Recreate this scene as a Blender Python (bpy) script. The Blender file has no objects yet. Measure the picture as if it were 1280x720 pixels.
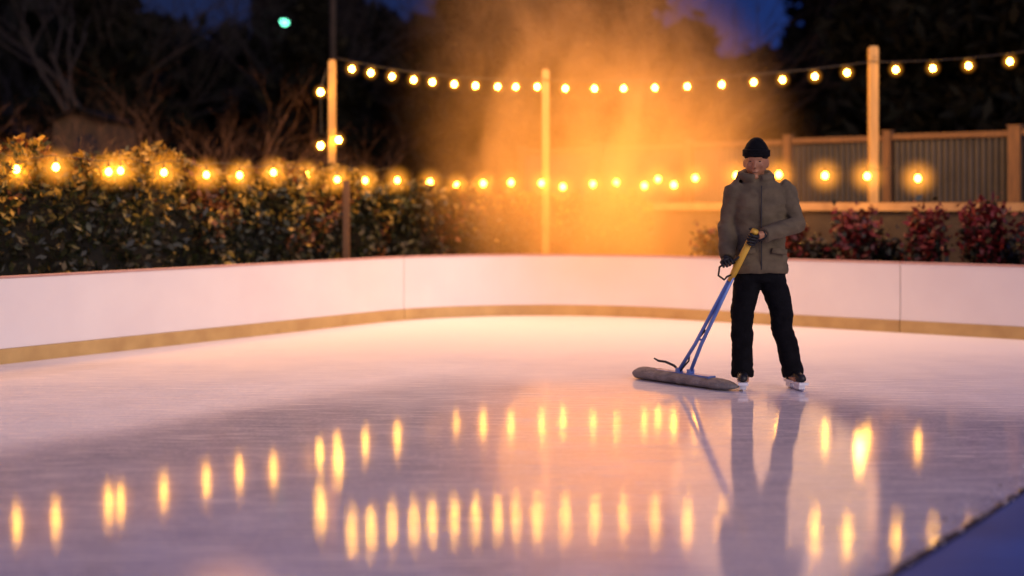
import bpy, bmesh, math, random
import numpy as np
from mathutils import Vector, Matrix, noise
SC=bpy.context.scene
COL=SC.collection
SC.view_settings.view_transform='Standard'
SC.view_settings.look='None'
SC.view_settings.exposure=0
V=Vector
# ---------------------------------------------------------------- materials
def new_mat(name):
    m=bpy.data.materials.new(name); m.use_nodes=True
    nt=m.node_tree; b=nt.nodes['Principled BSDF']
    return m,nt,b
def mat(name,c1,c2=None,rough=0.6,scale=8.0,bump=0.0,bscale=40.0,metal=0.0,stretch=None,spec=None):
    m,nt,b=new_mat(name)
    N=nt.nodes; L=nt.links
    b.inputs['Roughness'].default_value=rough
    b.inputs['Metallic'].default_value=metal
    if spec is not None: b.inputs['Specular IOR Level'].default_value=spec
    tc=N.new('ShaderNodeTexCoord'); src=tc.outputs['Object']
    if stretch:
        mp=N.new('ShaderNodeMapping'); mp.inputs['Scale'].default_value=stretch
        L.new(src,mp.inputs['Vector']); src=mp.outputs['Vector']
    if c2 is None: c2=tuple(x*0.7 for x in c1)
    nz=N.new('ShaderNodeTexNoise'); nz.inputs['Scale'].default_value=scale; nz.inputs['Detail'].default_value=4
    L.new(src,nz.inputs['Vector'])
    rp=N.new('ShaderNodeValToRGB'); rp.color_ramp.elements[0].position=0.35; rp.color_ramp.elements[1].position=0.65
    rp.color_ramp.elements[0].color=(*c2,1); rp.color_ramp.elements[1].color=(*c1,1)
    L.new(nz.outputs['Fac'],rp.inputs['Fac']); L.new(rp.outputs['Color'],b.inputs['Base Color'])
    if bump>0:
        n2=N.new('ShaderNodeTexNoise'); n2.inputs['Scale'].default_value=bscale; n2.inputs['Detail'].default_value=4
        L.new(src,n2.inputs['Vector'])
        bp=N.new('ShaderNodeBump'); bp.inputs['Strength'].default_value=bump; bp.inputs['Distance'].default_value=0.02
        L.new(n2.outputs['Fac'],bp.inputs['Height']); L.new(bp.outputs['Normal'],b.inputs['Normal'])
    return m
def emis(name,col,strength):
    m,nt,b=new_mat(name)
    b.inputs['Base Color'].default_value=(*col,1)
    b.inputs['Emission Color'].default_value=(*col,1)
    b.inputs['Emission Strength'].default_value=strength
    return m
# ---------------------------------------------------------------- mesh builder
class MB:
    def __init__(s): s.v=[]; s.f=[]; s.mi=[]; s.cm=0
    def add(s,vs,fs):
        o=len(s.v); s.v+= [tuple(v) for v in vs]
        for f in fs: s.f.append(tuple(i+o for i in f)); s.mi.append(s.cm)
    def box(s,c,size,R=None):
        c=V(c); hx,hy,hz=[a/2 for a in size]
        vs=[V((x,y,z)) for x in(-hx,hx) for y in(-hy,hy) for z in(-hz,hz)]
        if R is not None: vs=[R@v for v in vs]
        s.add([v+c for v in vs],[(0,1,3,2),(4,6,7,5),(0,4,5,1),(2,3,7,6),(0,2,6,4),(1,5,7,3)])
    def tube(s,pts,rad,seg=8,sq=1.0,cap=True,up=None):
        pts=[V(p) for p in pts]; n=len(pts)
        if not hasattr(rad,'__len__'): rad=[rad]*n
        T=[]
        for i in range(n):
            a=pts[max(0,i-1)]; b=pts[min(n-1,i+1)]; T.append((b-a).normalized())
        ref=V(up) if up else (V((0,0,1)) if abs(T[0].z)<0.9 else V((0,1,0)))
        X=(ref-T[0]*ref.dot(T[0])).normalized()
        vs=[]
        for i in range(n):
            X=(X-T[i]*X.dot(T[i])).normalized(); Y=T[i].cross(X)
            for k in range(seg):
                a=2*math.pi*k/seg
                vs.append(pts[i]+X*math.cos(a)*rad[i]+Y*math.sin(a)*rad[i]*sq)
        fs=[]
        for i in range(n-1):
            for k in range(seg):
                k2=(k+1)%seg
                fs.append((i*seg+k,i*seg+k2,(i+1)*seg+k2,(i+1)*seg+k))
        if cap:
            fs.append(tuple(range(seg))[::-1]); fs.append(tuple((n-1)*seg+k for k in range(seg)))
        s.add(vs,fs)
    def ell(s,c,r,R=None,seg=16,rings=10,fn=None):
        c=V(c); vs=[]; fs=[]
        for i in range(rings+1):
            th=math.pi*i/rings
            for k in range(seg):
                a=2*math.pi*k/seg
                d=V((math.sin(th)*math.cos(a),math.sin(th)*math.sin(a),math.cos(th)))
                p=V((d.x*r[0],d.y*r[1],d.z*r[2]))
                if fn: p=fn(d,p)
                if R is not None: p=R@p
                vs.append(p+c)
        for i in range(rings):
            for k in range(seg):
                k2=(k+1)%seg
                fs.append((i*seg+k,(i+1)*seg+k,(i+1)*seg+k2,i*seg+k2))
        s.add(vs,fs)
    def loft(s,secs,seg=24,p=2.0):
        vs=[]; fs=[]
        for (cx,cy,cz,rx,ry) in secs:
            for k in range(seg):
                a=2*math.pi*k/seg; ca,sa=math.cos(a),math.sin(a)
                vs.append((cx+rx*math.copysign(abs(ca)**(2/p),ca),cy+ry*math.copysign(abs(sa)**(2/p),sa),cz))
        n=len(secs)
        for i in range(n-1):
            for k in range(seg):
                k2=(k+1)%seg
                fs.append((i*seg+k,i*seg+k2,(i+1)*seg+k2,(i+1)*seg+k))
        fs.append(tuple(range(seg))[::-1]); fs.append(tuple((n-1)*seg+k for k in range(seg)))
        s.add(vs,fs)
    def obj(s,name,mats,parent=None,origin=(0,0,0),smooth=True,recalc=True):
        o=V(origin)
        me=bpy.data.meshes.new(name)
        me.from_pydata([(v[0]-o.x,v[1]-o.y,v[2]-o.z) for v in s.v],[],s.f)
        if not isinstance(mats,(list,tuple)): mats=[mats]
        for m in mats: me.materials.append(m)
        me.polygons.foreach_set('material_index',s.mi)
        me.polygons.foreach_set('use_smooth',[smooth]*len(s.f))
        if recalc:
            bm=bmesh.new(); bm.from_mesh(me)
            bmesh.ops.remove_doubles(bm,verts=bm.verts,dist=1e-5)
            bmesh.ops.recalc_face_normals(bm,faces=bm.faces); bm.to_mesh(me); bm.free()
        me.update()
        ob=bpy.data.objects.new(name,me); COL.objects.link(ob)
        if parent is not None: ob.parent=parent
        else: ob.location=o
        return ob
def thing(name,loc,label,cat,group=None,ob=None):
    if ob is None:
        ob=bpy.data.objects.new(name,None); ob.location=loc; ob.empty_display_size=0.2; COL.objects.link(ob)
    ob['label']=label; ob['category']=cat
    if group: ob['group']=group
    return ob
def structure(ob): ob['kind']='structure'; return ob
def bake(ob,mods):
    for kind,kw in mods:
        m=ob.modifiers.new(kind,kind)
        for k,v in kw.items(): setattr(m,k,v)
    dg=bpy.context.evaluated_depsgraph_get()
    me=bpy.data.meshes.new_from_object(ob.evaluated_get(dg))
    mats=[x for x in ob.data.materials]
    ob.modifiers.clear(); ob.data=me
    if len(me.materials)==0:
        for x in mats: me.materials.append(x)
    me.polygons.foreach_set('use_smooth',[True]*len(me.polygons))
    return ob
def wrinkle(ob,amp,scale,zs=1.0,off=0):
    me=ob.data; n=len(me.vertices)
    nr_=[v.normal.copy() for v in me.vertices]; cs=[v.co.copy() for v in me.vertices]; outp=[]
    for p,nn_ in zip(cs,nr_):
        q=V((p.x*scale,p.y*scale,p.z*scale*zs+off))
        f_=noise.noise(q)+.5*noise.noise(q*2.1)
        r=1-abs(noise.noise(q*1.7))*2
        p=p+nn_*(amp*(f_*0.6+r*0.5-0.2)); outp+=[p.x,p.y,p.z]
    me.vertices.foreach_set('co',outp); me.update()
m_dark=mat('dark_rubber',(0.03,0.03,0.03),(0.02,0.02,0.02),0.6)
m_cable=mat('black_cable',(0.015,0.013,0.012),(0.01,0.01,0.01),0.5)
# ---------------------------------------------------------------- person
PX,PY=1.83,10.3
pb=V((PX,PY,0))
def W(x,y,z): return V((PX+x,PY+y,z))
m_skin=mat('skin',(0.46,0.21,0.10),(0.38,0.165,0.08),.5,20)
m_jack=mat('olive_jacket',(0.165,0.128,0.078),(0.115,0.090,0.056),.85,10,.2,90,spec=.2)
m_trou=mat('black_trousers',(0.007,0.007,0.009),(0.004,0.004,0.005),.9,14,.3,80,spec=.12)
m_hat=mat('black_knit',(0.008,0.008,0.010),(0.005,0.005,0.006),.9,30,.6,160,spec=.15)
m_glove=mat('black_glove',(0.010,0.010,0.012),(0.007,0.007,0.008),.6,20,.3,120)
m_boot=mat('black_boot',(0.015,0.014,0.014),(0.01,0.01,0.01),.45,20)
m_steel=mat('skate_steel',(0.88,0.88,0.92),(0.75,0.75,0.78),.3,20,metal=0)
PE=thing('person',pb,'person in olive jacket, beanie and skates holding ice mop','person')
shL=W(-.195,.0,1.455); elL=W(-.268,.03,1.18); wrL=W(-.292,-.13,.965)
shR=W(.132,.0,1.455); elR=W(.216,-.06,1.19); wrR=W(-.045,-.275,1.125)
hx=-.066
HS=1.06
Rh=Matrix.Rotation(math.radians(6),3,'X')@Matrix.Rotation(math.radians(-14),3,'Z')
Rs=Rh@Matrix.Scale(HS,3)
hc=W(hx,-.02,1.645)
b=MB()
def headfn(d,p):
    q=p.copy()
    if d.z<0:
        t=-d.z; q.x*=1-.30*t*t; q.y=q.y*(1-.15*t) - .012*t
    if d.y>0 and d.z>-.4: q.y*=1.05
    return q
b.ell(hc,(.077,.096,.118),Rs,28,20,headfn)
hl=lambda x,y,z: hc+Rs@V((x,y,z))
b.tube([hl(0,-.088,.018),hl(0,-.104,-.012),hl(0,-.112,-.028),hl(0,-.094,-.036)],[.008,.011,.014,.010],8)
b.ell(hl(0,-.086,.028),(.056,.014,.009),Rs)
b.ell(hl(.038,-.076,-.018),(.022,.016,.018),Rs); b.ell(hl(-.038,-.076,-.018),(.022,.016,.018),Rs)
b.ell(hl(0,-.086,-.060),(.024,.011,.005),Rs); b.ell(hl(0,-.084,-.070),(.021,.011,.006),Rs)
b.ell(hl(0,-.074,-.098),(.026,.018,.018),Rs)
for sg in(-1,1): b.ell(hl(sg*.079,.004,-.01),(.010,.022,.032),Rs)
b.tube([hl(0,.01,-.06),W(hx+.01,.01,1.52),W(-.035,.0,1.44)],[.058,.056,.075],14)
b.loft([(PX-.035,PY,.86,.15,.10),(PX-.035,PY,1.0,.145,.095),(PX-.03,PY,1.15,.145,.095),(PX-.03,PY,1.32,.17,.105),(PX-.03,PY,1.42,.17,.09),(PX-.035,PY,1.48,.09,.06)])
for A,B,C,H in((shL,elL,wrL,W(-.292,-.165,.90)),(shR,elR,wrR,W(-.105,-.30,1.115))):
    b.tube([A,A.lerp(B,.5),B,B.lerp(C,.4),C,H],[.055,.05,.042,.042,.028,.030],12)
hipL=W(-.12,0,.88);hipR=W(.05,0,.88); knL=W(-.168,-.030,.50);knR=W(.122,-.02,.50); anL=W(-.16,.02,.13); anR=W(.205,.02,.13)
for A,B,C,F_ in((hipL,knL,anL,W(-.165,-.11,.08)),(hipR,knR,anR,W(.225,-.11,.08))):
    b.tube([A,A.lerp(B,.5),B,B.lerp(C,.35),C,C+V((0,0,-.04)),F_],[.080,.070,.052,.055,.036,.035,.035],14)
body=b.obj('body',m_skin,PE,pb)
bake(body,[('REMESH',dict(mode='VOXEL',voxel_size=.008)),('SMOOTH',dict(iterations=1,factor=.5))])
m_eye=mat('eye_dark',(0.05,0.03,0.02),(0.03,.02,.015),.2)
for sg in(-1,1):
    b=MB(); b.ell(hl(sg*.031,-.0862,.008),(.009,.006,.004),Rs); b.obj('eye',m_eye,PE,pb)
b=MB(); b.ell(hl(0,-.090,-.0655),(.018,.007,.0022),Rs); b.obj('mouth',m_eye,PE,pb)
b=MB()
def hatfn(d,p):
    q=p.copy()
    if d.z>.6: q.z+=(d.z-.6)*.05
    return q
b.ell(hl(0,.008,.060),(.086,.106,.086),Rs,40,26,hatfn)
bt=b.obj('beanie',m_hat,PE,pb); wrinkle(bt,.004,30)
b=MB(); ring=[]
for a in np.linspace(0,2*math.pi,33): ring.append(hl(.084*math.cos(a),.006+.104*math.sin(a),.058-.006*math.sin(a)))
for zz in(-.014,.0,.014):
    b.tube([r+Rs@V((0,0,zz)) for r in ring],.012,8,cap=False)
b.obj('beanie_cuff',m_hat,PE,pb)
b=MB()
cx,cy=PX-.035,PY
b.loft([(cx+.005,cy,.84,.194,.142),(cx+.005,cy,.87,.203,.147),(cx,cy,.95,.195,.14),(cx,cy,1.05,.182,.134),(cx,cy,1.2,.188,.138),(cx,cy,1.33,.200,.142),(cx,cy,1.42,.198,.133),(cx,cy+.005,1.475,.160,.118),(cx-.01,cy+.01,1.515,.10,.09),(cx-.02,cy+.005,1.545,.088,.088)],32,2.2)
b.tube([shL+V((.03,0,.0)),shL+V((-.02,0,-.03)),shL.lerp(elL,.5),elL,elL.lerp(wrL,.5),wrL,wrL+(wrL-elL)*.06],[.084,.081,.074,.068,.062,.051,.049],18)
b.tube([shR+V((-.03,0,.0)),shR+V((.02,0,-.03)),shR.lerp(elR,.5),elR,elR.lerp(wrR,.5),wrR,wrR+(wrR-elR)*.05],[.084,.081,.075,.070,.063,.052,.049],18)
b.ell((PX+hx+.01,PY+.085,1.52),(.145,.095,.085),Matrix.Rotation(.4,3,'X'))
b.tube([W(hx+.108*math.cos(a),.0+.092*math.sin(a)-.005,1.544+.022*math.sin(a)) for a in np.linspace(-math.pi/2+.2,1.5*math.pi-.2,24)],.029,10)
jk=b.obj('jacket',m_jack,PE,pb)
bake(jk,[('REMESH',dict(mode='VOXEL',voxel_size=.010)),('SMOOTH',dict(iterations=3,factor=.6))]); wrinkle(jk,.015,6,1.9,3)
b=MB(); b.tube([W(-.05,-.153,z) for z in np.linspace(.87,1.47,14)],.0045,6); b.obj('zip',m_dark,PE,pb)
for sg,xx in((-1,-.15),(1,.08)):
    b=MB(); b.box(W(xx,-.139,1.0),(.12,.016,.04),Matrix.Rotation(sg*.35,3,'Z')@Matrix.Rotation(sg*.12,3,'Y')); o=b.obj('pocket_flap',m_jack,PE,pb)
b=MB()
b.loft([(cx,cy,.78,.158,.118),(cx,cy,.9,.166,.118),(cx,cy,.97,.155,.11)],28)
for A,B,C in((hipL,knL,anL),(hipR,knR,anR)):
    b.tube([A+V((0,0,.03)),A+V((0,0,-.08)),A.lerp(B,.55),B+V((0,0,.03)),B+V((0,0,-.06)),B.lerp(C,.45),B.lerp(C,.8),C,C+V((0,-.01,-.045))],[.097,.100,.091,.082,.078,.077,.075,.080,.076],20)
tr=b.obj('trousers',m_trou,PE,pb)
bake(tr,[('REMESH',dict(mode='VOXEL',voxel_size=.010)),('SMOOTH',dict(iterations=3,factor=.6))]); wrinkle(tr,.011,7,1.6,8)
for A,yaw in((anL,-.12),(anR,.22)):
    Rz=Matrix.Rotation(yaw,3,'Z'); o0=V((A.x,A.y,0)); t=lambda x,y,z:o0+Rz@V((x,y,z))
    b=MB(); b.tube([t(0,.015,.19),t(0,.015,.12),t(0,.0,.085)],[.055,.056,.055],14)
    b.tube([t(0,.05,.100),t(0,0,.105),t(0,-.08,.100),t(0,-.15,.094),t(0,-.19,.088)],[.034,.038,.036,.032,.020],14,1.1)
    bo=b.obj('skate_boot',m_boot,PE,pb)
    b=MB(); b.box(t(0,-.06,.056),(.070,.28,.020),Rz)
    b.box(t(0,.03,.032),(.046,.08,.036),Rz); b.box(t(0,-.12,.032),(.046,.09,.036),Rz); b.obj('blade_holder',m_steel,PE,pb,smooth=False)
    b=MB(); b.tube([t(0,.085,.018),t(0,.07,.009),t(0,-.18,.009),t(0,-.205,.022)],[.007,.009,.009,.006],6,.6,up=(0,0,1)); b.obj('skate_blade',m_steel,PE,pb)
# ---------------------------------------------------------------- ice mop
Tb=V((1.28,10.58,.085)); Tt=V((1.70,9.985,1.14)); ax=(Tt-Tb).normalized()
m_blue=mat('blue_tube',(0.16,0.27,0.65),(0.10,0.18,0.48),.35,10,metal=.2)
m_yel=mat('yellow_grip',(0.78,0.46,0.05),(0.66,0.38,0.04),.45,10)
m_pad=mat('worn_canvas_pad',(0.30,0.27,0.25),(0.17,0.155,0.15),.9,12,.9,60)
ME=thing('ice_mop',(1.28,10.56,0),'blue and yellow long-handled ice mop with canvas pad','ice mop'); mo=V((1.28,10.56,0))
b=MB(); a_=V((0.965,10.97,.043)); c_=V((1.60,10.14,.034)); pd=(c_-a_)
P=[];Rr=[]
for i in range(31):
    t=i/30; P.append(a_+pd*t+V((0,0,.004*math.sin(t*3.1))))
    r=.047-.011*t; e0=min(1,(t/.07)**.5) if t>0 else .25; e1=min(1,((1-t)/.12)**.5) if t<1 else .3
    Rr.append(max(.010,r*min(e0,e1))*(1+.03*math.sin(t*40)))
b.tube(P,Rr,14,2.5,up=(0,0,1))
po=b.obj('canvas_pad',m_pad,ME,mo); wrinkle(po,.006,22)
for v in po.data.vertices:
    if v.co.z<.003: v.co.z=.003
pn=pd.normalized(); pm=a_.lerp(c_,.50); Ra=Matrix.Rotation(math.atan2(pn.y,pn.x),3,'Z')
b=MB(); b.box((pm.x,pm.y,.080),(.56,.075,.016),Ra)
for sg in(-1,1): b.box((pm.x+pn.x*sg*.06,pm.y+pn.y*sg*.06,.098),(.03,.05,.04),Ra)
b.obj('pad_frame',m_blue,ME,mo,smooth=False)
kp=Tb+(Tt-Tb)*.70
b=MB()
for sg in(-1,1):
    b.tube([pm+pn*sg*.06+V((0,0,.062)),Tb.lerp(kp,.30)+pn*sg*.030,kp+pn*sg*.010],[.014,.014,.014],10)
for t in(.35,.6): 
    q=Tb.lerp(kp,t); b.tube([q-pn*.028,q+pn*.028],.008,6)
b.obj('fork_tube',m_blue,ME,mo)
b=MB(); b.tube([kp-ax*.04,kp+ax*.05,Tt],[.020,.025,.025],12); b.tube([Tt-ax*.005,Tt+ax*.02],[.028,.025],12); b.obj('handle_grip',m_yel,ME,mo)
b=MB(); q=kp+ax*.02; b.tube([q,q+V((-.05,-.02,-.02)),V((1.51,10.12,.80)),V((1.468,10.115,.83)),V((1.475,10.11,.89)),V((1.525,10.11,.925)),V((1.58,10.08,.94)),Tt-ax*.19],[.008]*8,8); b.obj('side_handle',m_cable,ME,mo)
b=MB(); h0=pm-pn*.05+V((0,0,.055)); b.tube([h0,h0+V((-.04,.05,.035)),h0+V((-.10,.08,.06)),h0+V((-.15,.10,.065)),h0+V((-.185,.10,.085))],[.008,.010,.010,.009,.006],8)
b.tube([h0,h0+V((.06,-.04,.08)),h0+V((.07,-.04,.16)),Tb.lerp(kp,.45)],.007,8); b.obj('water_hose',m_cable,ME,mo)
def glove(C,A,side,wr,rp):
    A=A.normalized(); S=(side-A*side.dot(A)).normalized(); Fw=A.cross(S)
    if Fw.y>0: Fw=-Fw
    b=MB()
    pc=C+S*(rp+.016)
    b.ell(pc,(.045,.030,.020),Matrix((A,Fw,S)).transposed(),16,10)
    b.tube([pc-S*-.005,pc.lerp(wr,.5),wr],[.032,.031,.036],12)
    lens=[2.9,3.25,3.15,2.6]
    for i in range(4):
        off=A*(.034-.0228*i); rr=rp+.0105
        arc=lens[i]*0.95; P=[]
        for k in range(7):
            th=.15+arc*k/6
            P.append(C+off+S*math.cos(th)*(rr+(.006 if k in(2,4) else 0))+Fw*math.sin(th)*(rr+(.006 if k in(2,4) else 0)))
        b.tube(P,[.0105,.0105,.0100,.0098,.0095,.009,.0075],8)
    P=[]
    for k in range(5):
        th=-.25-.55*k; P.append(C+A*(.036+.004*k)+S*math.cos(th)*(rp+.013)+Fw*math.sin(th)*(rp+.013))
    b.tube(P,[.014,.0125,.0115,.0105,.008],8)
    o=b.obj('glove',m_glove,PE,pb)
glove(Tt-ax*.045,ax,V((.8,.25,0)),wrR,.025)
glove(V((1.530,10.112,.915)),V((.55,-.0,.25)),V((-.3,.3,.8)),wrL+V((0,0,-.01)),.010)
# ---------------------------------------------------------------- layout
u=V((0.555,0.832,0)).normalized(); vdir=V((0.79,-0.613,0)).normalized()
LW=V((-4.27,11.85,0)); CO=V((-0.16,18.01,0))
nl=V((-u.y,u.x,0)); nr=V((-vdir.y,vdir.x,0))
R0=2.3; turn=math.acos(u.dot(vdir)); tl=R0*math.tan(turn/2)
TA=CO-u*tl; TB=CO+vdir*tl; CC=TA-nl*R0
start=TA-u*14.4
def arcpt(a):
    c,s_=math.cos(-a),math.sin(-a)
    n=V((nl.x*c-nl.y*s_,nl.x*s_+nl.y*c,0)); return CC+n*R0,n
EDG=V((2.41,6.69,0)); ed=V((0.566,0.824,0)).normalized()
CORN=V((6.60,12.79,0))
# ---------------------------------------------------------------- ground / ice
m_ground=mat('frozen_soil',(0.03,0.028,0.022),(0.015,0.014,0.012),0.9,3,0.6,20)
g=MB(); g.add([(-400,-400,-0.06),(400,-400,-0.06),(400,400,-0.06),(-400,400,-0.06)],[(0,1,2,3)])
structure(g.obj('ground',m_ground))
def ice_mat():
    m,nt,b=new_mat('ice'); N=nt.nodes; L=nt.links
    def mnode(op,a,b_=None,c=None):
        n_=N.new('ShaderNodeMath'); n_.operation=op
        for i,x in enumerate((a,b_,c)):
            if x is None: continue
            if isinstance(x,(int,float)): n_.inputs[i].default_value=x
            else: L.new(x,n_.inputs[i])
        return n_.outputs[0]
    def mrange(src,a,b_,c,d,smooth=False):
        n_=N.new('ShaderNodeMapRange'); 
        if smooth: n_.interpolation_type='SMOOTHSTEP'
        for i,x in enumerate((a,b_,c,d)): n_.inputs[i+1].default_value=x
        L.new(src,n_.inputs[0]); return n_.outputs[0]
    tc=N.new('ShaderNodeTexCoord'); O=tc.outputs['Object']
    def nz(scale,det,ro,vec=O,dist=0):
        n_=N.new('ShaderNodeTexNoise'); n_.inputs['Scale'].default_value=scale; n_.inputs['Detail'].default_value=det; n_.inputs['Roughness'].default_value=ro; n_.inputs['Distortion'].default_value=dist
        L.new(vec,n_.inputs['Vector']); return n_.outputs['Fac']
    n1=nz(1.6,10,.75)
    rp=N.new('ShaderNodeValToRGB'); rp.color_ramp.elements[0].position=0.32; rp.color_ramp.elements[1].position=0.68
    rp.color_ramp.elements[0].color=(0.36,0.39,0.57,1); rp.color_ramp.elements[1].color=(0.72,0.74,0.88,1)
    L.new(n1,rp.inputs['Fac'])
    n3=nz(34,6,.75); r3=mrange(n3,.48,.70,0,.8)
    mp=N.new('ShaderNodeMapping'); mp.inputs['Rotation'].default_value=(0,0,0.5); mp.inputs['Scale'].default_value=(2.5,50,1); L.new(O,mp.inputs[0])
    n5=nz(1,3,.5,mp.outputs[0],.4)
    mp2=N.new('ShaderNodeMapping'); mp2.inputs['Rotation'].default_value=(0,0,-0.9); mp2.inputs['Scale'].default_value=(1.5,70,1); L.new(O,mp2.inputs[0])
    n6=nz(1,2,.5,mp2.outputs[0],.8)
    scr=mnode('MAXIMUM',mrange(n5,.57,.65,0,.95),mrange(n6,.60,.67,0,.95))
    sx=N.new('ShaderNodeSeparateXYZ'); L.new(O,sx.inputs[0])
    n2=nz(.7,6,.5)
    a1=mnode('MULTIPLY_ADD',n2,4.0,sx.outputs['Y'])
    dry=mrange(a1,10.2,15.2,0,1,True)
    fr=mnode('MAXIMUM',mnode('MAXIMUM',dry,r3),scr)
    mx=N.new('ShaderNodeMix'); mx.data_type='RGBA'; mx.inputs['B'].default_value=(0.93,0.90,0.88,1)
    L.new(fr,mx.inputs['Factor']); L.new(rp.outputs['Color'],mx.inputs['A']); L.new(mx.outputs['Result'],b.inputs['Base Color'])
    b.inputs['Roughness'].default_value=.5; b.inputs['IOR'].default_value=1.31; b.inputs['Specular IOR Level'].default_value=.5
    wet=mnode('MULTIPLY',mnode('SUBTRACT',1.0,dry),mnode('SUBTRACT',mnode('SUBTRACT',1.0,mnode('MULTIPLY',scr,.7)),mnode('MULTIPLY',r3,.5)))
    L.new(wet,b.inputs['Coat Weight']); b.inputs['Coat IOR'].default_value=1.38
    L.new(mnode('MULTIPLY_ADD',r3,.025,mrange(n2,.3,.7,.014,.030)),b.inputs['Coat Roughness'])
    def bump(h,st,di,prev=None):
        n_=N.new('ShaderNodeBump'); n_.inputs['Strength'].default_value=st; n_.inputs['Distance'].default_value=di
        L.new(h,n_.inputs['Height']); 
        if prev: L.new(prev,n_.inputs['Normal'])
        return n_.outputs['Normal']
    n4=nz(12,2,.5)
    c1=bump(n4,.045,.003); c2=bump(n3,.085,.002,c1); c3=bump(n5,.05,.003,c2)
    L.new(c3,b.inputs['Coat Normal'])
    d1=bump(n3,.9,.008); d2=bump(n5,.8,.010,d1); L.new(d2,b.inputs['Normal'])
    return m
pts=[start,TA]+[arcpt(turn*i/48)[0] for i in range(1,48)]+[TB,CORN,EDG-ed*22]
bm=bmesh.new(); f=bm.faces.new([bm.verts.new((p.x,p.y,0)) for p in pts]); bmesh.ops.triangulate(bm,faces=[f])
me=bpy.data.meshes.new('ice'); bm.to_mesh(me); bm.free()
if me.polygons[0].normal.z<0: me.flip_normals()
me.materials.append(ice_mat()); ice=bpy.data.objects.new('ice_sheet',me); COL.objects.link(ice); structure(ice)
out=V((ed.y,-ed.x,0))
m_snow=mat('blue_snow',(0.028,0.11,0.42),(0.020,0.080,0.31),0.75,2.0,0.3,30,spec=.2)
g=MB(); nx,ny=60,14; vs=[];fs=[]
for i in range(nx+1):
    for j in range(ny+1):
        s_=-6+20*i/nx; w=0.045+ (j/ny)**1.6*6
        p=EDG+ed*s_+out*w
        z=0.012+0.04*min(1,j/2)+0.02*noise.noise(V((p.x*0.8,p.y*0.8,0)))
        vs.append((p.x,p.y,z))
for i in range(nx):
    for j in range(ny):
        a=i*(ny+1)+j; fs.append((a,a+1,a+ny+2,a+ny+1))
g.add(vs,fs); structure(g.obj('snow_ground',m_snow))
m_edge=mat('dark_edge',(0.10,0.07,0.055),(0.02,0.015,0.018),0.16,24,1.0,45)
m_lump=mat('icy_lump',(0.85,0.80,0.80),(0.5,0.5,0.6),0.1,20,0.5,40)
g=MB(); n=520
P=[];RR=[]
for i in range(n):
    s_=-6+20*i/(n-1); p=EDG+ed*s_+out*(0.025+0.016*noise.noise(V((s_*6,0,0)))); P.append((p.x,p.y,0.0)); RR.append(0.024+0.018*noise.noise(V((s_*11,3,0))))
g.tube(P,RR,8,0.7)
random.seed(4)
for i in range(2200):
    s_=random.uniform(-5,9); w=random.gauss(-0.02,0.06); p=EDG+ed*s_+out*w; r=random.uniform(0.002,0.008)
    g.cm=0 if random.random()<0.12 else 1
    g.ell((p.x,p.y,0.002+ (0.02 if 0.0<w<0.05 else 0)),(r,r,r*0.8),seg=5,rings=3)
o=g.obj('rink_edge',[m_edge,m_lump]); thing(None,None,'thin dark icy kerb along open side of rink','rink edge',ob=o)
# ---------------------------------------------------------------- boards
m_board=mat('white_board',(0.86,0.83,0.80),(0.81,0.77,0.75),0.4,1.5,0.03,6)
m_kick=mat('yellow_kickplate',(0.60,0.41,0.15),(0.48,0.31,0.11),0.5,4,0.1,20)
m_cap=mat('red_cap_rail',(0.55,0.32,0.28),(0.47,0.26,0.22),0.5,6)
def sweep(mb,path,norms,prof):
    k=len(prof); vs=[]
    for p,n_ in zip(path,norms):
        for (w,z) in prof: q=p+n_*w; vs.append((q.x,q.y,z))
    fs=[]
    for i in range(len(path)-1):
        for j in range(k):
            j2=(j+1)%k; fs.append((i*k+j,i*k+j2,(i+1)*k+j2,(i+1)*k+j))
    fs.append(tuple(range(k))); fs.append(tuple((len(path)-1)*k+j for j in range(k))[::-1])
    mb.add(vs,fs)
def panel(path,norms,lab):
    base=path[len(path)//2]
    E=thing('rink_board',base,lab,'rink board','boards around the rink')
    b=MB(); sweep(b,path,norms,[(0,0.128),(0.035,0.128),(0.035,0.712),(0,0.712)]); b.obj('panel',m_board,E,base,smooth=False)
    b=MB(); sweep(b,path,norms,[(-0.012,0.0),(0.035,0.0),(0.035,0.125),(-0.006,0.125),(-0.012,0.119)]); b.obj('kick_plate',m_kick,E,base,smooth=False)
    b=MB(); sweep(b,path,norms,[(-0.006,0.714),(0.05,0.714),(0.05,0.728),(0.042,0.734),(0.0,0.734),(-0.006,0.728)]); b.obj('cap_rail',m_cap,E,base,smooth=False)
    for idx in (0,-1):
        b=MB()
        d=(path[1]-path[0]).normalized() if idx==0 else (path[-2]-path[-1]).normalized()
        q=path[idx]+d*0.05+norms[idx]*0.075; b.box((q.x,q.y,0.34),(0.07,0.07,0.68),Matrix.Rotation(math.atan2(d.y,d.x),3,'Z'))
        b.obj('brace',m_dark,E,base,smooth=False)
gap=0.005
SP=.20
a=TA-u*14.4; b_=TA-u*7.2
panel([a+u*gap,(a+b_)/2,b_-u*gap],[nl]*3,'white rink board with yellow kick plate beside hedge')
pp=[TA-u*(7.2-gap),TA-u*3]; nn=[nl,nl]
for k in range(7):
    p,n_=arcpt((SP-.002)*k/6); pp.append(p); nn.append(n_)
panel(pp,nn,'long white rink board with yellow kick plate beside hedge')
pp=[];nn=[]
for k in range(49):
    p,n_=arcpt(SP+.002+(turn-SP-.002)*k/48); pp.append(p); nn.append(n_)
pp.append(TB+vdir*(2.83-gap)); nn.append(nr)
panel(pp,nn,'curved white corner rink board in warm steam glow')
a=TB+vdir*2.83; b_=TB+vdir*5.08
panel([a+vdir*gap,(a+b_)/2,b_-vdir*gap],[nr]*3,'white rink board with yellow kick plate below planting')
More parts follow.
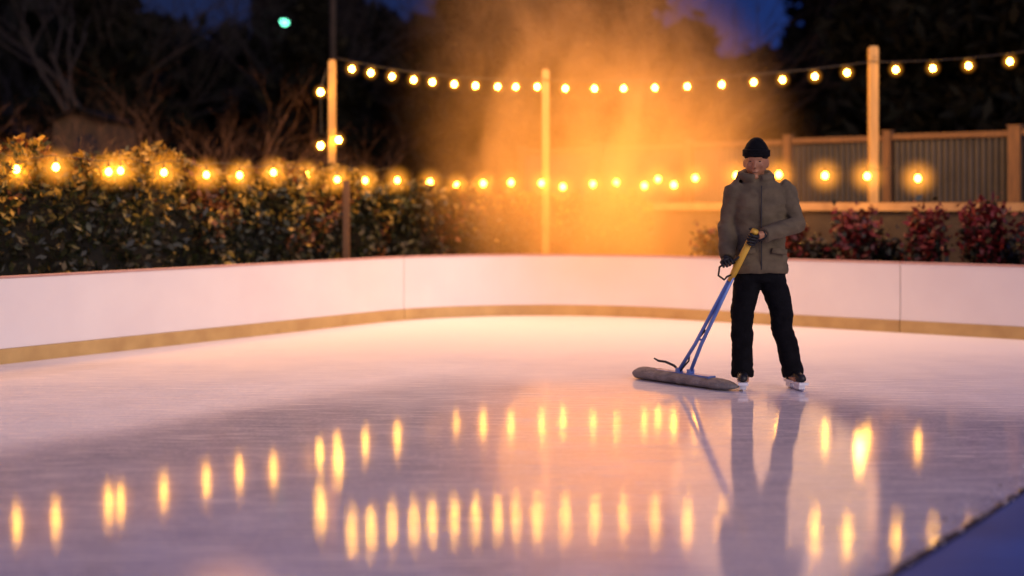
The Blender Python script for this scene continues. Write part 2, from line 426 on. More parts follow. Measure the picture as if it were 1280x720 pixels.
# ---------------------------------------------------------------- foliage helpers
def leaf_mesh(name,C,size,midx,mats,parent,origin,rng,aspect=0.45):
    n=len(C)
    a=rng.normal(size=(n,3)); a/=np.linalg.norm(a,axis=1)[:,None]
    b=rng.normal(size=(n,3)); b-=a*(a*b).sum(1)[:,None]; b/=np.linalg.norm(b,axis=1)[:,None]
    sz=(size*rng.uniform(0.6,1.5,size=n))[:,None]
    Vv=np.empty((n,4,3)); Vv[:,0]=C-a*sz; Vv[:,1]=C+b*sz*aspect; Vv[:,2]=C+a*sz; Vv[:,3]=C-b*sz*aspect
    Vv-=np.array(origin)
    me=bpy.data.meshes.new(name); me.vertices.add(4*n); me.vertices.foreach_set('co',Vv.reshape(-1))
    me.loops.add(4*n); me.loops.foreach_set('vertex_index',np.arange(4*n,dtype=np.int32))
    me.polygons.add(n); me.polygons.foreach_set('loop_start',np.arange(0,4*n,4,dtype=np.int32))
    for m in mats: me.materials.append(m)
    me.update(calc_edges=True)
    me.polygons.foreach_set('material_index',midx.astype(np.int32)); me.update()
    ob=bpy.data.objects.new(name,me); COL.objects.link(ob)
    if parent is not None: ob.parent=parent
    else: ob.location=origin
    return ob
m_l1=mat('leaf_green',(0.038,0.048,0.011),(0.016,0.022,0.007),0.5,5)
m_l2=mat('leaf_dark',(0.012,0.017,0.006),(0.006,0.009,0.004),0.5,5)
m_l3=mat('leaf_rust',(0.20,0.065,0.012),(0.09,0.030,0.008),0.55,5)
m_l4=mat('leaf_gold_lit',(0.42,0.27,0.035),(0.24,0.15,0.022),0.5,5)  # gold leaf brightened to carry bulb light along the hedge top
m_red=mat('leaf_red',(0.18,0.008,0.008),(0.08,0.005,0.006),0.5,5)
m_twig=mat('twig_bark',(0.06,0.04,0.025),(0.03,0.02,0.014),0.8,10)
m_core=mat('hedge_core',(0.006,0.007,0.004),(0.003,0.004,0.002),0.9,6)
def hedge(a,b,thick,height,nleaf,lab,seed,rust=0.2):
    rng=np.random.default_rng(seed); random.seed(seed)
    a=V(a);b=V(b); d=(b-a); L_=d.length; d.normalize(); nrm=V((-d.y,d.x,0))
    base=a+d*(L_/2)
    E=thing('hedge',base,lab,'hedge')
    c=MB(); nseg=max(2,int(L_/0.25)); vs=[];fs=[];K=6
    for i in range(nseg+1):
        s_=L_*i/nseg; h=height-0.30+0.08*noise.noise(V((s_*1.3,seed,0)))
        w=thick/2-0.18
        for (ww,z) in ((-w,0),(-w-0.02,h*0.5),(-w+0.05,h),(w-0.05,h),(w+0.02,h*0.5),(w,0)):
            q=a+d*s_+nrm*(ww+0.05*noise.noise(V((s_*2,z*2,seed)))); vs.append((q.x,q.y,z))
    for i in range(nseg):
        for j in range(K):
            j2=(j+1)%K; fs.append((i*K+j,i*K+j2,(i+1)*K+j2,(i+1)*K+j))
    fs.append(tuple(range(K))); fs.append(tuple(nseg*K+j for j in range(K)))
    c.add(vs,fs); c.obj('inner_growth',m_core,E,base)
    S=rng.uniform(0,L_,nleaf); Z=rng.uniform(0,1,nleaf)**0.8*height; Wd=rng.uniform(-0.5,0.5,nleaf)*thick
    face=rng.random(nleaf)
    Wd=np.where(face<0.55,-thick/2+np.abs(rng.normal(0,0.08,nleaf)),Wd)
    Z=np.where((face>=0.55),height-np.abs(rng.normal(0,0.15,nleaf)),Z)
    C=np.empty((nleaf,3)); mi=np.zeros(nleaf)
    for i in range(nleaf):
        s_,z,w=S[i],Z[i],Wd[i]
        bulge=0.30*noise.noise(V((s_*1.6,z*1.8,seed+2)))+0.15*noise.noise(V((s_*4.5,z*4.5,seed+9)))
        top=0.24*noise.noise(V((s_*1.4,w,seed+5)))+0.20*noise.noise(V((s_*5,w*3,seed)))
        w2=w-bulge if w<0 else w+bulge
        q=a+d*s_+nrm*w2; C[i]=(q.x,q.y,max(0.02,z+top*(z/height)))
        t=noise.noise(V((s_*1.1,z*1.5,seed+20)))+0.30*(rng.random()-0.5)*2
        r=rng.random(); hz=(z/height)**3
        mi[i]= 2 if t>0.50-rust else (3 if (t>0.20-.6*hz and r<0.08+.70*hz) else (1 if r<0.8-.4*hz else 0))  # gold thickens upwards, putting the bulbs' light into the leaf colours
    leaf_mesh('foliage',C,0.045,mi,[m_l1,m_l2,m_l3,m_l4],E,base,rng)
    t=MB()
    for i in range(int(L_*9)):
        s_=random.uniform(0,L_); q=a+d*s_+nrm*random.uniform(-thick/2,thick/2); z=height-0.15
        P=[(q.x,q.y,z)]; x,y=q.x,q.y; dx,dy=random.uniform(-.06,.06),random.uniform(-.06,.06)
        for k in range(4):
            z+=random.uniform(0.04,0.13); x+=dx+random.uniform(-.03,.03); y+=dy; P.append((x,y,z))
        t.tube(P,[0.005,0.004,0.0035,0.003,0.002],4)
    so_=t.obj('shoots',m_twig,E,base); so_['kind']='stuff'
    return E
hA=LW+nl*1.65
hedge(hA-u*7.5,hA+u*3.2,0.9,1.78,25000,'leafy green hedge, top leaves coloured bulb-lit gold, draped with string lights',3,0.0)
hedge(hA+u*3.3,hA+u*6.6,0.8,1.70,11000,'autumn-leaved hedge with warm bulbs beside rink corner',8,0.26)
hC=V((-1.92,18.45,0))
hedge(hC,V((-.35,19.55,0)),0.7,1.54,8000,'dark leafy hedge turning the rink corner in haze',15,0.22)
hedge(V((-.25,19.65,0)),V((1.9,19.75,0)),0.7,1.42,7000,'low brown hedge behind the corner in steam',12,0.25)
# ---------------------------------------------------------------- planting wall, terrace, fence
m_wall=mat('dark_block_wall',(0.05,0.04,0.03),(0.032,0.025,0.02),0.85,5,0.5,25)
m_woodh=mat('rail_wood',(0.46,0.30,0.14),(0.32,0.20,0.095),0.6,5,0.3,20)
m_wood2=mat('fence_wood',(0.17,0.088,0.034),(0.11,0.056,0.024),0.65,6,0.3,30,stretch=(6,6,0.6))
m_corr=mat('corrugated_metal',(0.050,0.050,0.056),(0.036,0.036,0.040),0.45,3,0.1,10,metal=0.2)
m_corrd=mat('corrugation_shade',(0.010,0.010,0.010),(0.007,0.007,0.007),0.6,3)  # dark strips stand in for shading in the corrugation folds
WL=V((6.3,16.8,0)); wa=WL+vdir*3.2; wb=WL-vdir*6.9
base=(wa+wb)/2
E=thing('planter_wall',base,'low dark retaining wall with pale timber cap','wall')
b=MB(); sweep(b,[wb,wa],[nr,nr],[(0,-0.05),(0.25,-0.05),(0.25,1.24),(0,1.24)]); b.obj('wall_face',m_wall,E,base,smooth=False)
b=MB(); sweep(b,[wb,wa],[nr,nr],[(-0.05,1.243),(0.3,1.243),(0.3,1.345),(-0.05,1.345)]); b.obj('timber_cap',m_woodh,E,base,smooth=False)
m_terr=mat('terrace_soil',(0.04,0.035,0.025),(0.02,0.018,0.014),0.9,4,0.6,15)
b=MB(); q=[wb+nr*0.26,wa+nr*0.26,wa+nr*14,wb+nr*14]
b.add([(p.x,p.y,1.2) for p in q]+[(p.x,p.y,-0.1) for p in q],[(0,1,2,3),(0,4,5,1),(1,5,6,2),(2,6,7,3),(3,7,4,0)])
structure(b.obj('terrace_ground',m_terr,smooth=False))
def F(k): return V((6.9,19.2,0))-vdir*k
ks=[-3.4,-1.65,0.1,1.92,3.49,5.2,6.85,8.5]
zt=lambda k:2.34-0.010*k
base=F(2.6)+V((0,0,1.2))
E=thing('fence',base,'grey corrugated metal fence framed in timber on terrace','fence')
Rf=Matrix.Rotation(math.atan2(vdir.y,vdir.x),3,'Z')
for i,k in enumerate(ks):
    b=MB(); p=F(k); w=0.11 if i!=2 else 0.16
    b.box((p.x,p.y,1.2+(zt(k)-1.2+0.04)/2),(w,w,zt(k)-1.2+0.04),Rf); b.box((p.x,p.y,zt(k)+0.05),(w+.03,w+.03,0.02),Rf)
    b.obj('post',m_wood2,E,base,smooth=False)
for i in range(len(ks)-1):
    k0,k1=ks[i]+0.075,ks[i+1]-0.075
    nseg=int((k1-k0)/0.022); b=MB()
    for j in range(nseg):
        ph=j%4; ka=k0+(k1-k0)*j/nseg; kb=k0+(k1-k0)*(j+1)/nseg
        offs={0:(0,0),1:(0,.03),2:(.03,.03),3:(.03,0)}[ph]
        pa=F(ka)+nr*offs[0]; pb_=F(kb)+nr*offs[1]
        b.cm=1 if ph in(2,) else 0
        b.add([(pa.x,pa.y,1.36),(pa.x,pa.y,zt(ka)-.10),(pb_.x,pb_.y,zt(kb)-.10),(pb_.x,pb_.y,1.36)],[(0,1,2,3)])
    b.obj('panel',[m_corr,m_corrd],E,base,smooth=False)
    b=MB(); km=(k0+k1)/2; p=F(km)-nr*0.01
    b.box((p.x,p.y,zt(km)-0.045),(k1-k0,0.07,0.08),Rf); b.obj('top_rail',m_wood2,E,base,smooth=False)
    b=MB(); b.box((p.x,p.y,1.30),(k1-k0,0.07,0.11),Rf); b.obj('bottom_rail',m_wood2,E,base,smooth=False)
def shrub(x,y,h,r,seed,red,lab):
    rng=np.random.default_rng(seed); random.seed(seed)
    base=V((x,y,-0.06)); E=thing('shrub',base,lab,'shrub','red-leaved shrubs in planting bed')
    t=MB(); n=1500; C=[]; tips=[]
    for k in range(16):
        a=random.uniform(0,6.28); rr=r*random.uniform(0.2,1)
        P=[(x,y,-0.06),(x+rr*.4*math.cos(a),y+rr*.4*math.sin(a),h*.4),(x+rr*math.cos(a),y+rr*math.sin(a),h*random.uniform(.7,1.0))]
        t.tube(P,[.012,.008,.004],5); tips.append(P)
    t.obj('stems',m_twig,E,base)
    for i in range(n):
        P=random.choice(tips); s_=random.random()**0.6
        p=V(P[1]).lerp(V(P[2]),s_)+V((random.gauss(0,.07),random.gauss(0,.07),random.gauss(0,.07))); C.append(p)
    C=np.array(C); zz=C[:,2]/h
    mi=np.where(rng.random(n)<red*np.clip(zz*1.2-.15,0,1),1,0)
    leaf_mesh('leaves',C,0.042,mi,[m_l2,m_red],E,base,rng,0.5)
sp=[(3.25,16.75,1.15,.20,.7),(3.95,16.4,1.30,.26,.9),(4.62,15.95,1.33,.28,.85),(5.2,15.6,1.36,.24,.95),(5.75,15.3,1.25,.26,.6),(2.5,17.2,1.1,.3,.3),(6.4,14.9,1.3,.3,.8),(4.3,16.55,0.95,.3,.1),(5.5,15.9,0.95,.32,.1),(3.6,16.9,0.9,.3,.1)]
for i,(x,y,h,r,red) in enumerate(sp):
    shrub(x,y,h,r,40+i,red,'bushy red-leaved shrub in bed behind boards' if red>.5 else 'low dark green shrub in bed behind boards')
# ---------------------------------------------------------------- light posts and strings
m_post=mat('painted_post',(0.48,0.30,0.10),(0.36,0.22,0.07),0.5,5,0.2,20,stretch=(5,5,0.5))
P1=V((-2.49,19.7,0));P2=V((0.456,19.3,0));P3=V((4.80,18.9,0));P4=V((7.9,18.0,0))
for (p,top,w,g0,lab) in ((P1,3.30,0.095,0,'tall square timber light post behind hedge'),(P2,3.13,0.10,0,'pale square timber light post rising through steam'),(P3,3.40,0.115,1.2,'pale square timber light post on planted terrace'),(P4,3.55,0.12,1.2,'pale square timber light post on planted terrace')):
    b=MB(); b.box((p.x,p.y,(top+g0)/2),(w,w,top-g0)); b.box((p.x,p.y,top+0.012),(w*.8,w*.8,0.024))
    E=thing('light_post',(p.x,p.y,g0),lab,'post','posts carrying the string lights'); b.obj('shaft',m_post,E,(p.x,p.y,g0),smooth=False)
    b=MB(); b.tube([(p.x,p.y-w/2-.002,top-.12),(p.x,p.y-w/2-.05,top-.12),(p.x,p.y-w/2-.05,top-.15)],.006,6); b.obj('hook',m_dark,E,(p.x,p.y,g0))
sp_=V((-1.98,17.0,0)); b=MB(); b.box((sp_.x,sp_.y,0.80),(0.075,0.075,1.62)); o=b.obj('timber_stake',m_wood2,None,sp_,smooth=False)
thing(None,None,'short brown timber stake at hedge end','post',ob=o)
m_bulb=emis('bulb_glow',(1.0,.45,.045),135.0)
m_bulbh=emis('bulb_glow_hedge',(1.0,.44,.04),46.0)
m_bulb2=emis('bulb_glow_strong',(1.0,.45,.04),46.0)
HM={}
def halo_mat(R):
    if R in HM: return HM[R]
    m=bpy.data.materials.new('bulb_halo'); m.use_nodes=True; nt=m.node_tree; nt.nodes.clear(); L=nt.links  # emissive ball added round each bulb to draw its lens halo
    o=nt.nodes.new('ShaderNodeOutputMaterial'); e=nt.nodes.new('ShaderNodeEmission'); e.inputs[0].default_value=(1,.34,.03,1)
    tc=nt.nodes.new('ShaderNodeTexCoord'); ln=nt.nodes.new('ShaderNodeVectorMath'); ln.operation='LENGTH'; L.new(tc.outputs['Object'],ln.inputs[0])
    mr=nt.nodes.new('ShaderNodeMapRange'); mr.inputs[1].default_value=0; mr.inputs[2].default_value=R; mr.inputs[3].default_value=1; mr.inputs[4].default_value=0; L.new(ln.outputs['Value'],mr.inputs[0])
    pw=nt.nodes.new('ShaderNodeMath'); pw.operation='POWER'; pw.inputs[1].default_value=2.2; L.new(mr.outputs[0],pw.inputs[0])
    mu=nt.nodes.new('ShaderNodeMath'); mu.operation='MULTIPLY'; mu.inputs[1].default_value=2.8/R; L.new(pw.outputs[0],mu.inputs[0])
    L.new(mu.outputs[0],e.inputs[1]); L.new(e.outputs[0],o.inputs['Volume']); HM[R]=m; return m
def bulbmesh(name,r,m):
    b=MB(); b.ell((0,0,0),(r,r,r*1.15),seg=8,rings=6,fn=lambda d,p: V((p.x*(1-0.28*max(0,d.z)),p.y*(1-0.28*max(0,d.z)),p.z)))
    o=b.obj(name,m); me=o.data; bpy.data.objects.remove(o); return me
def sockmesh(r):
    b=MB(); b.tube([(0,0,r*1.0),(0,0,r*1.0+0.05)],[.016,.014],8); b.tube([(0,0,r+0.05),(0,0,r+0.075)],[.006,.005],6)
    o=b.obj('socket',m_cable); me=o.data; bpy.data.objects.remove(o); return me
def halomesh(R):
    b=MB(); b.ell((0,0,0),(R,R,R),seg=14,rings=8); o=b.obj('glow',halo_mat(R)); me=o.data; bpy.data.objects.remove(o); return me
def string(name,pts,bulbs,lab,r=0.032,m=None,grp='warm bulb string lights',cab=.008,hr=.12):
    base=V(pts[0]); E=thing(name,base,lab,'string lights',grp)
    b=MB(); b.tube(pts,cab,6); b.obj('cable',m_cable,E,base)
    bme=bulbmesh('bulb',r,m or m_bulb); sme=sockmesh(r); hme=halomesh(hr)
    for q in bulbs:
        o=bpy.data.objects.new('bulb',bme); COL.objects.link(o); o.parent=E; o.location=V(q)-base-V((0,0,r+0.07))
        s_=bpy.data.objects.new('socket',sme); COL.objects.link(s_); s_.parent=o
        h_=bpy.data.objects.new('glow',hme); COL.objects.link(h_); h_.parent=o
def span(A,B,sag,ts,lab,**k):
    A=V(A);B=V(B); f=lambda t:A.lerp(B,t)-V((0,0,4*sag*t*(1-t)))
    random.seed(len(ts)*7+int(A.x*10))
    string('string_lights',[f(i/24) for i in range(25)],[f(t+random.uniform(-.008,.008)) for t in ts],lab,**k)
top=lambda p,z:(p.x,p.y-.06,z)
span(top(P1,3.36),top(P2,3.02),0.10,[0.09+0.0975*i for i in range(10)],'sagging string of warm round bulbs between posts')
span(top(P2,3.0),top(P3,3.22),0.09,[0.055+0.096*i for i in range(10)],'sagging string of warm round bulbs above steam')
span(top(P3,3.21),top(P4,3.52),0.10,[0.09,0.225,0.37,0.52,0.67,0.82,0.95],'sagging string of warm bulbs above terrace fence')
string('string_lights',[(P1.x-.07,P1.y-.06,3.2),(P1.x-.15,P1.y-.08,2.9),(P1.x-.14,P1.y-.08,2.3),(P1.x+.08,P1.y-.1,2.28),(P1.x+.1,P1.y-.1,2.0)],[(P1.x-.15,P1.y-.08,2.98),(P1.x-.15,P1.y-.08,2.24),(P1.x+.10,P1.y-.1,2.32)],'short warm bulb string hanging down timber post',r=.036)
hf=LW+nl*1.13
def wav(A,B,n,z0,z1,seed,lab,nb,r=.040,m=None,j=.03,hr=.10):
    random.seed(seed); A=V(A);B=V(B)
    pts=[A.lerp(B,i/n)+V((random.uniform(-j,j),random.uniform(-j,j),z0+(z1-z0)*i/n+0.03*math.sin(i*2.1)+random.uniform(-j,j)*.8)) for i in range(n+1)]
    bl=[]
    for t in np.linspace(0.02,0.98,nb):
        t=min(.99,max(.01,t+random.uniform(-.010,.010))); k=min(n-1,int(t*n)); fr=t*n-k; bl.append(pts[k].lerp(pts[k+1],fr))
    string('string_lights',pts,bl,lab,r=r,m=m,cab=.005,hr=hr)
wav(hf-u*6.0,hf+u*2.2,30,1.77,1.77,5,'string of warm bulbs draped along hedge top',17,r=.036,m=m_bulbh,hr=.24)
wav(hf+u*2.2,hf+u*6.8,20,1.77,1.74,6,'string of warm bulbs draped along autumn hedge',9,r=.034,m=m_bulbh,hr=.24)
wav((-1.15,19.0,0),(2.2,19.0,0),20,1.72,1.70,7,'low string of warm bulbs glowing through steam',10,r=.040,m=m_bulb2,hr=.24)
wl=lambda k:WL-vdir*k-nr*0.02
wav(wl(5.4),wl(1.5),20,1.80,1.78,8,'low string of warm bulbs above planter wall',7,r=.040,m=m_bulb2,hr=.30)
for k in (5.4,3.45,1.5):
    p=wl(k)+nr*.1; b=MB(); b.tube([(p.x,p.y,1.33),(p.x,p.y,1.80)],.012,6); b.tube([(p.x,p.y,1.80),(p.x,p.y-.1,1.80)],.006,6)
    o=b.obj('light_stake',m_cable,None,(p.x,p.y,1.345)); thing(None,None,'thin dark stake holding string lights on wall','stake','stakes on planter wall',ob=o)
# ---------------------------------------------------------------- trees
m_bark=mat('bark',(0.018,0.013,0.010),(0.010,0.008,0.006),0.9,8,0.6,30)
m_bark2=mat('lit_bark',(0.20,0.10,0.045),(0.11,0.06,0.03),0.9,8,0.6,30)  # warm lamplight on the branches is put into this bark colour
m_ev=mat('evergreen',(0.004,0.005,0.003),(0.002,0.0025,0.002),0.8,4,spec=.1)
m_ev2=mat('evergreen_light',(0.009,0.009,0.005),(0.004,0.005,0.003),0.8,4,spec=.1)
def bare_tree(seed,h,stems,spread,r0,depth=5):
    random.seed(seed); tr=MB(); cr=MB()
    def grow(mb,p,d,ln,r,lev):
        n=3; P=[p];R=[r]
        for i in range(n):
            d=(d+V((random.gauss(0,.13),random.gauss(0,.13),random.gauss(0.03,.08)))).normalized(); p=p+d*ln/n; P.append(p); R.append(r*(1-.35*(i+1)/n))
        mb.tube(P,R,6 if lev<2 else (4 if lev<4 else 3),cap=False)
        if lev>=depth: return
        for c in range(random.choice((2,3,3))):
            ax=V((random.gauss(0,1),random.gauss(0,1),random.gauss(0,.5))).normalized()
            ang=random.uniform(.25,.75)*spread
            nd=(d*math.cos(ang)+ (ax-d*ax.dot(d)).normalized()*math.sin(ang)).normalized()
            st=random.uniform(.55,1.0); k=min(n-1,int(st*n)); q=P[k].lerp(P[k+1],st*n-k) if st<1 else P[-1]
            grow(cr,q,nd,ln*random.uniform(.6,.85),R[-1]*random.uniform(.6,.85),lev+1)
    for s_ in range(stems):
        a=random.uniform(0,6.28); t=0 if stems==1 else .35
        grow(tr,V((0.08*math.cos(a)*(stems>1),0.08*math.sin(a)*(stems>1),-.1)),V((t*math.cos(a),t*math.sin(a),1)).normalized(),h*.30,r0,0)
    return tr,cr
def put_bare(mb,x,y,lab,rot=0,z=0,sc=1,src=None,m=None):
    E=thing('bare_tree',(x,y,z),lab,'tree','bare winter trees behind the rink'); E.rotation_euler=(0,0,rot); E.scale=(sc,)*3
    if src is None:
        tr,cr=mb; a=tr.obj('trunk',m or m_bark,E,recalc=False); b=cr.obj('crown',m or m_bark,E,recalc=False); return (a,b)
    for s_ in src:
        o=s_.copy(); COL.objects.link(o); o.parent=E
    return src
s1=put_bare(bare_tree(11,4.2,5,1.0,.035,5),-4.1,20.6,'multi-stemmed bare shrub tree with warm light in its bark colour',m=m_bark2)
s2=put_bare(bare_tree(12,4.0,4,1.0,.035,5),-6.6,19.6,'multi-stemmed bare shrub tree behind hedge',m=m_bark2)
put_bare(None,-5.5,22.5,'bare shrub tree in shadow behind hedge',2.1,0,1.1,s1)
put_bare(None,-7.2,22.0,'bare shrub tree in shadow behind hedge',1.0,0,1.05,s1)
put_bare(None,-2.6,22.8,'bare shrub tree in shadow behind hedge',4.1,0,.95,s2)
s3=put_bare(bare_tree(21,9.5,1,1.05,.16,6),-8.0,29,'tall bare tree against dusk sky')
s4=put_bare(bare_tree(25,10,1,1.0,.15,6),-3.6,31,'tall bare tree against dusk sky')
for (x,y,r,s,src) in ((-12,33,1.3,1,s4),(-5.6,34,3.3,1.05,s3),(.6,31,2.2,1,s3),(3.4,30,5.2,1.05,s4),(5.2,34,.7,1,s3),(-1.8,34,4.4,1,s4),(1.9,35,.2,1.1,s4),(-.4,37,1.2,1.1,s3),(-9.5,36,5,1.1,s4),(-7,38,2,1.1,s3),(-10,32,2.9,1,s3),(-6.8,31,.4,.95,s4)):
    put_bare(None,x,y,'tall bare tree against dusk sky' if x<0 else 'tall bare tree rising behind terrace',r,0,s,src)
def evergreen(x,y,h,r,seed,n,lab,zb=1.0):
    rng=np.random.default_rng(seed); random.seed(seed)
    E=thing('evergreen_tree',(x,y,0),lab,'tree','dark evergreen trees behind the fence')
    b=MB(); b.tube([(0,0,-.1),(0.05,0,h*.5),(0,0.05,h*.95)],[.2,.13,.03],8); b.obj('trunk',m_bark,E)
    t=rng.random(n)**1.3; z=zb+(h-zb)*t
    lay=0.75+0.25*np.sin(t*34+rng.random(n)*.8)
    a=rng.uniform(0,6.283,n)
    rad=r*(1-t)**.75*lay*np.sqrt(rng.uniform(.25,1,n))*(1+.22*np.sin(a*5+z*2.2))
    C=np.stack([rad*np.cos(a),rad*np.sin(a),z-rad*.18],1)
    mi=(rng.random(n)<.35).astype(int)
    leaf_mesh('crown',C,0.17,mi,[m_ev,m_ev2],E,(0,0,0),rng,.35)
evs=[(6.9,25.5,10,2.1),(8.9,24.5,10,2.6),(8.4,28,11,2.6),(11,26,11,3),(10.2,31,12,3),(-12.5,27,8,2.6),(-.6,29,7,2.6),(2.3,29,7.2,2.4),(-9.3,32,7.5,2.6),(-4.2,30,5.8,2.2),(.8,33,8.5,2.8)]
for i,(x,y,h,r) in enumerate(evs):
    evergreen(x,y,h,r,60+i,8000,'tall dark evergreen tree in night shadow')
rng=np.random.default_rng(2); n=45000
X=rng.uniform(-32,32,n); Y=rng.uniform(42,56,n); tp=np.array([6.6+1.3*noise.noise(V((x*.22,0,0)))+1.4*noise.noise(V((x*.8,5,0))) for x in X])
tp=np.where((X>-8)&(X<4),tp+1.0,tp); tp=np.where(X<-11,tp+.8,tp); tp=np.where(X>10.5,tp+4,tp)
Zw=rng.random(n)**.8*tp
wd=leaf_mesh('woodland',np.stack([X,Y,Zw],1),.48,(rng.random(n)<.3).astype(int),[m_ev,m_ev2],None,(0,0,0),rng,.5); wd['kind']='stuff'
# outbuilding behind
m_plaster=mat('tan_plaster',(0.060,0.036,0.015),(0.032,0.020,0.010),0.85,3,.2,20); m_roof=mat('dark_roof',(0.006,0.005,0.004),(0.004,0.004,0.003),.9,6,spec=.1)
m_win=mat('dark_window',(0.005,0.005,0.005),(0.003,0.003,0.003),.5)
hb=V((-7.75,26.5,0)); E=thing('shed',hb,'small tan gabled outbuilding with dark arched door','building')
b=MB(); w,dp,hh,rg=0.48,1.0,2.8,2.98
vs=[]
for y in(-dp,dp): vs+=[(hb.x-w,hb.y+y,0),(hb.x+w,hb.y+y,0),(hb.x+w,hb.y+y,hh),(hb.x,hb.y+y,rg),(hb.x-w,hb.y+y,hh)]
b.add(vs,[(0,1,2,3,4),(9,8,7,6,5),(0,5,6,1),(1,6,7,2),(0,4,9,5)]); b.obj('wall',m_plaster,E,hb,smooth=False)
b=MB()
for sg in(-1,1):
    d=V((sg*w,0,hh-rg)); ln=d.length; ang=math.atan2(-(hh-rg),w)*sg
    c=V((hb.x+sg*w/2*1.06,hb.y,(hh+rg)/2+.03)); b.box(c,(ln*1.15,dp*2+.4,.07),Matrix.Rotation(ang,3,'Y'))
b.obj('roof',m_roof,E,hb,smooth=False)
b=MB(); vs=[(hb.x-.10,hb.y-dp-.01,0),(hb.x+.36,hb.y-dp-.01,0)]+[(hb.x+.13+.23*math.cos(a),hb.y-dp-.01,2.35+.23*math.sin(a)) for a in np.linspace(0,math.pi,12)]
b.add(vs,[tuple(range(len(vs)))]); b.obj('door',m_win,E,hb,smooth=False)
# street lamp
sl=V((-5.75,35.5,0)); E=thing('street_lamp',sl,'distant street lamp with cool greenish lit head','street lamp')
b=MB(); b.tube([sl+V((0,0,-.1)),sl+V((0,0,5.5)),sl+V((.05,-.1,5.8)),sl+V((.15,-.5,5.85))],[.06,.045,.035,.03],8); b.obj('pole',m_bark,E,sl)
b=MB(); b.ell(sl+V((.18,-.65,5.84)),(.11,.22,.05)); b.obj('lamp_head',m_cable,E,sl)
b=MB(); b.ell(sl+V((.18,-.68,5.77)),(.10,.13,.09)); b.obj('lamp_lens',emis('cool_lamp',(0.18,1.0,0.60),6),E,sl)
tp_=V((-3.3,26.2,0)); b=MB(); b.tube([tp_,tp_+V((0,0,7.5))],[.07,.05],8); o=b.obj('utility_pole',m_bark,None,tp_); thing(None,None,'tall dark wooden pole behind timber light post','pole',ob=o)
# ---------------------------------------------------------------- steam
def steam_mat():
    m=bpy.data.materials.new('steam'); m.use_nodes=True; nt=m.node_tree; N=nt.nodes; L=nt.links; N.clear()
    out=N.new('ShaderNodeOutputMaterial'); pv=N.new('ShaderNodeVolumePrincipled')
    tc=N.new('ShaderNodeTexCoord'); O=tc.outputs['Object']
    nz=N.new('ShaderNodeTexNoise'); nz.inputs['Scale'].default_value=0.95; nz.inputs['Detail'].default_value=4; nz.inputs['Roughness'].default_value=.6; nz.inputs['Distortion'].default_value=1.2
    mp=N.new('ShaderNodeMapping'); mp.inputs['Scale'].default_value=(1.1,1.1,.70); mp.inputs['Location'].default_value=(3.1,0,1.7); L.new(O,mp.inputs[0]); L.new(mp.outputs[0],nz.inputs['Vector'])
    sx=N.new('ShaderNodeSeparateXYZ'); L.new(O,sx.inputs[0])
    def math_(op,a,b=None,c=None):
        n_=N.new('ShaderNodeMath'); n_.operation=op
        for i,x in enumerate((a,b,c)):
            if x is None: continue
            if isinstance(x,(int,float)): n_.inputs[i].default_value=x
            else: L.new(x,n_.inputs[i])
        return n_.outputs[0]
    ax=math_('MULTIPLY_ADD',sx.outputs['Z'],0.20,sx.outputs['X'])
    X2=math_('POWER',math_('DIVIDE',ax,2.9),2); Y2=math_('POWER',math_('DIVIDE',sx.outputs['Y'],2.2),2)
    Z2=math_('POWER',math_('DIVIDE',math_('SUBTRACT',sx.outputs['Z'],-1.4),3.8),2)
    fall=math_('POWER',math_('MAXIMUM',math_('SUBTRACT',1.0,math_('ADD',math_('ADD',X2,Y2),Z2)),0),2.2)
    de=N.new('ShaderNodeMapRange'); de.inputs[1].default_value=.39; de.inputs[2].default_value=.68; de.inputs[3].default_value=0.05; de.inputs[4].default_value=1.0; L.new(nz.outputs['Fac'],de.inputs[0])
    D=math_('MULTIPLY',math_('MULTIPLY',de.outputs[0],fall),.75)
    L.new(D,pv.inputs['Density']); pv.inputs['Color'].default_value=(1,.66,.36,1); pv.inputs['Anisotropy'].default_value=.3
    # warm emission added to the core in place of scattered lamp light
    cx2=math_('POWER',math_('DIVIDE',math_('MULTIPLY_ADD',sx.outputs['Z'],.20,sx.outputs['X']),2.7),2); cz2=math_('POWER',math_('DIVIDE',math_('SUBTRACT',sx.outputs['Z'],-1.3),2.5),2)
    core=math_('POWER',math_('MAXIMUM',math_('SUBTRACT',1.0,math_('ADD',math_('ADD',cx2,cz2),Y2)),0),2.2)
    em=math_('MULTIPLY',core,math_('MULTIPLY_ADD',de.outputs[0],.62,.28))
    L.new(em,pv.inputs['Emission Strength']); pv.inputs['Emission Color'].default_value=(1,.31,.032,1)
    L.new(pv.outputs[0],out.inputs['Volume'])
    return m
b=MB(); b.box((0,0,0),(6.6,4.6,5.74)); sc=V((1.0,17.6,2.9))
b.v=[(x+sc.x,y+sc.y,z+sc.z) for x,y,z in b.v]
st=b.obj('steam_cloud',steam_mat(),None,sc,smooth=False); st['kind']='stuff'
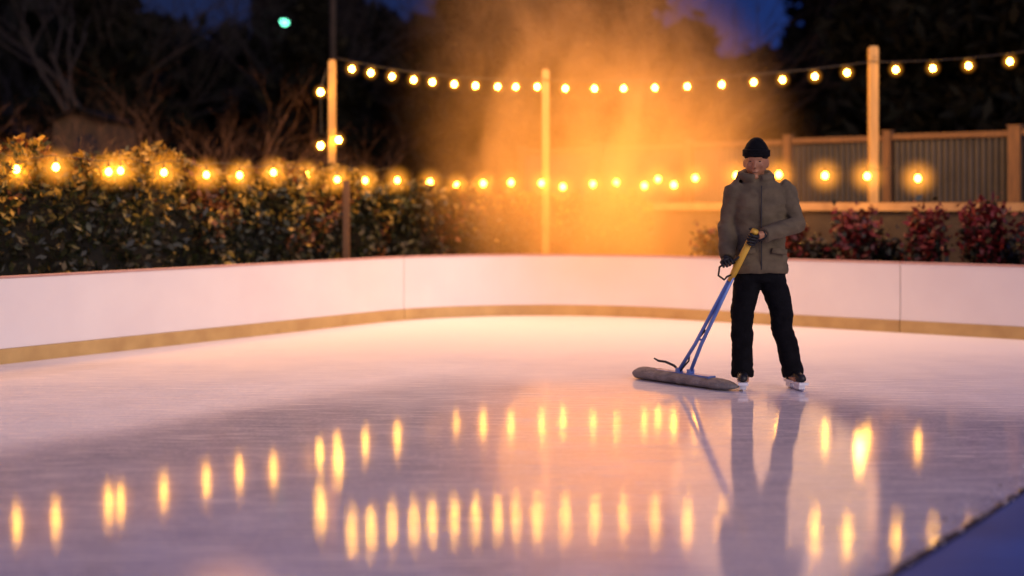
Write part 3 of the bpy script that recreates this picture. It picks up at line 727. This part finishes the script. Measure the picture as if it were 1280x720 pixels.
# ---------------------------------------------------------------- lights
def pt(loc,power,col,r=.15,name='fill_and_bulb_light'):
    l=bpy.data.lights.new(name,'POINT'); l.energy=power; l.color=col; l.shadow_soft_size=r
    o=bpy.data.objects.new(name,l); o.location=loc; COL.objects.link(o)
warm=(1.0,.36,.055)
pt((1.0,18.4,1.9),80,warm,1.2)  # soft fill added inside the steam to make it glow
pt((1.1,18.6,4.9),130,warm,1.0)  # fill added above the steam, no fixture there
pt((3.3,18.0,2.4),95,(1,.52,.24),1.3)  # fill added to lay a warm sheen on the ice
peach=(1.0,.56,.30)
for (x,y,z,pw) in ((-1.4,17.0,4.9,480),(.8,16.6,4.9,500),(3.2,15.6,4.9,340)):
    pt((x,y,z),pw,peach,1.0)  # fills added high up, without fixtures, to brighten far ice and boards
pt((-3.8,19.0,4.4),50,warm,.8)  # fill added to warm the shrub branches
gold=(1.0,.42,.06)
for k in (-3.0,-1.0,1.0,3.0,5.0):
    p=LW+nl*1.30+u*k; pt((p.x,p.y,.263*p.y-1.35+.7),105,gold,.25)  # fills added over the hedge to light its top leaves
pt((4.35,17.8,1.75),15,gold,.06)
sun=bpy.data.lights.new('dusk_sun','SUN'); sun.energy=1.5; sun.angle=math.radians(45); sun.color=(1,.82,.77)
so=bpy.data.objects.new('dusk_sun',sun); COL.objects.link(so)
dv=V((0.55,-0.82,math.tan(math.radians(14)))).normalized(); so.rotation_euler=dv.to_track_quat('Z','Y').to_euler()
w=bpy.data.worlds.new('World'); SC.world=w; w.use_nodes=True; nt=w.node_tree; N=nt.nodes; L=nt.links
bg=N['Background']
sky=N.new('ShaderNodeTexSky'); sky.sky_type='NISHITA'; sky.sun_disc=False; sky.sun_elevation=math.radians(1); sky.sun_rotation=math.radians(146)
tc=N.new('ShaderNodeTexCoord'); dt=N.new('ShaderNodeVectorMath'); dt.operation='DOT_PRODUCT'; dt.inputs[1].default_value=(0.4,-0.82,0.30); L.new(tc.outputs['Generated'],dt.inputs[0])
rp=N.new('ShaderNodeValToRGB'); e=rp.color_ramp.elements; e[0].position=0.0; e[0].color=(0.0012,0.006,0.034,1); e[1].position=1; e[1].color=(0.20,0.17,0.36,1)
e2=rp.color_ramp.elements.new(.45); e2.color=(0.022,0.045,0.22,1)
e3=rp.color_ramp.elements.new(.15); e3.color=(0.004,0.026,0.16,1)
mr=N.new('ShaderNodeMapRange'); mr.inputs[1].default_value=-.9; mr.inputs[2].default_value=.95; L.new(dt.outputs['Value'],mr.inputs[0]); L.new(mr.outputs[0],rp.inputs['Fac'])
sc_=N.new('ShaderNodeVectorMath'); sc_.operation='SCALE'; sc_.inputs['Scale'].default_value=.006; L.new(sky.outputs[0],sc_.inputs[0])
ad=N.new('ShaderNodeVectorMath'); ad.operation='ADD'; L.new(rp.outputs['Color'],ad.inputs[0]); L.new(sc_.outputs[0],ad.inputs[1])
L.new(ad.outputs[0],bg.inputs['Color']); bg.inputs['Strength'].default_value=1.0
# ---------------------------------------------------------------- camera
cam=bpy.data.cameras.new('camera'); cam.lens=50; cam.sensor_width=36; cam.shift_y=-107/1280; cam.clip_end=2000; cam.clip_start=.1
cam.dof.use_dof=True; cam.dof.focus_distance=10.2; cam.dof.aperture_fstop=.72
co=bpy.data.objects.new('camera',cam); COL.objects.link(co); co.location=(0,0,1.35); co.rotation_euler=(math.radians(90),0,0)
SC.camera=co
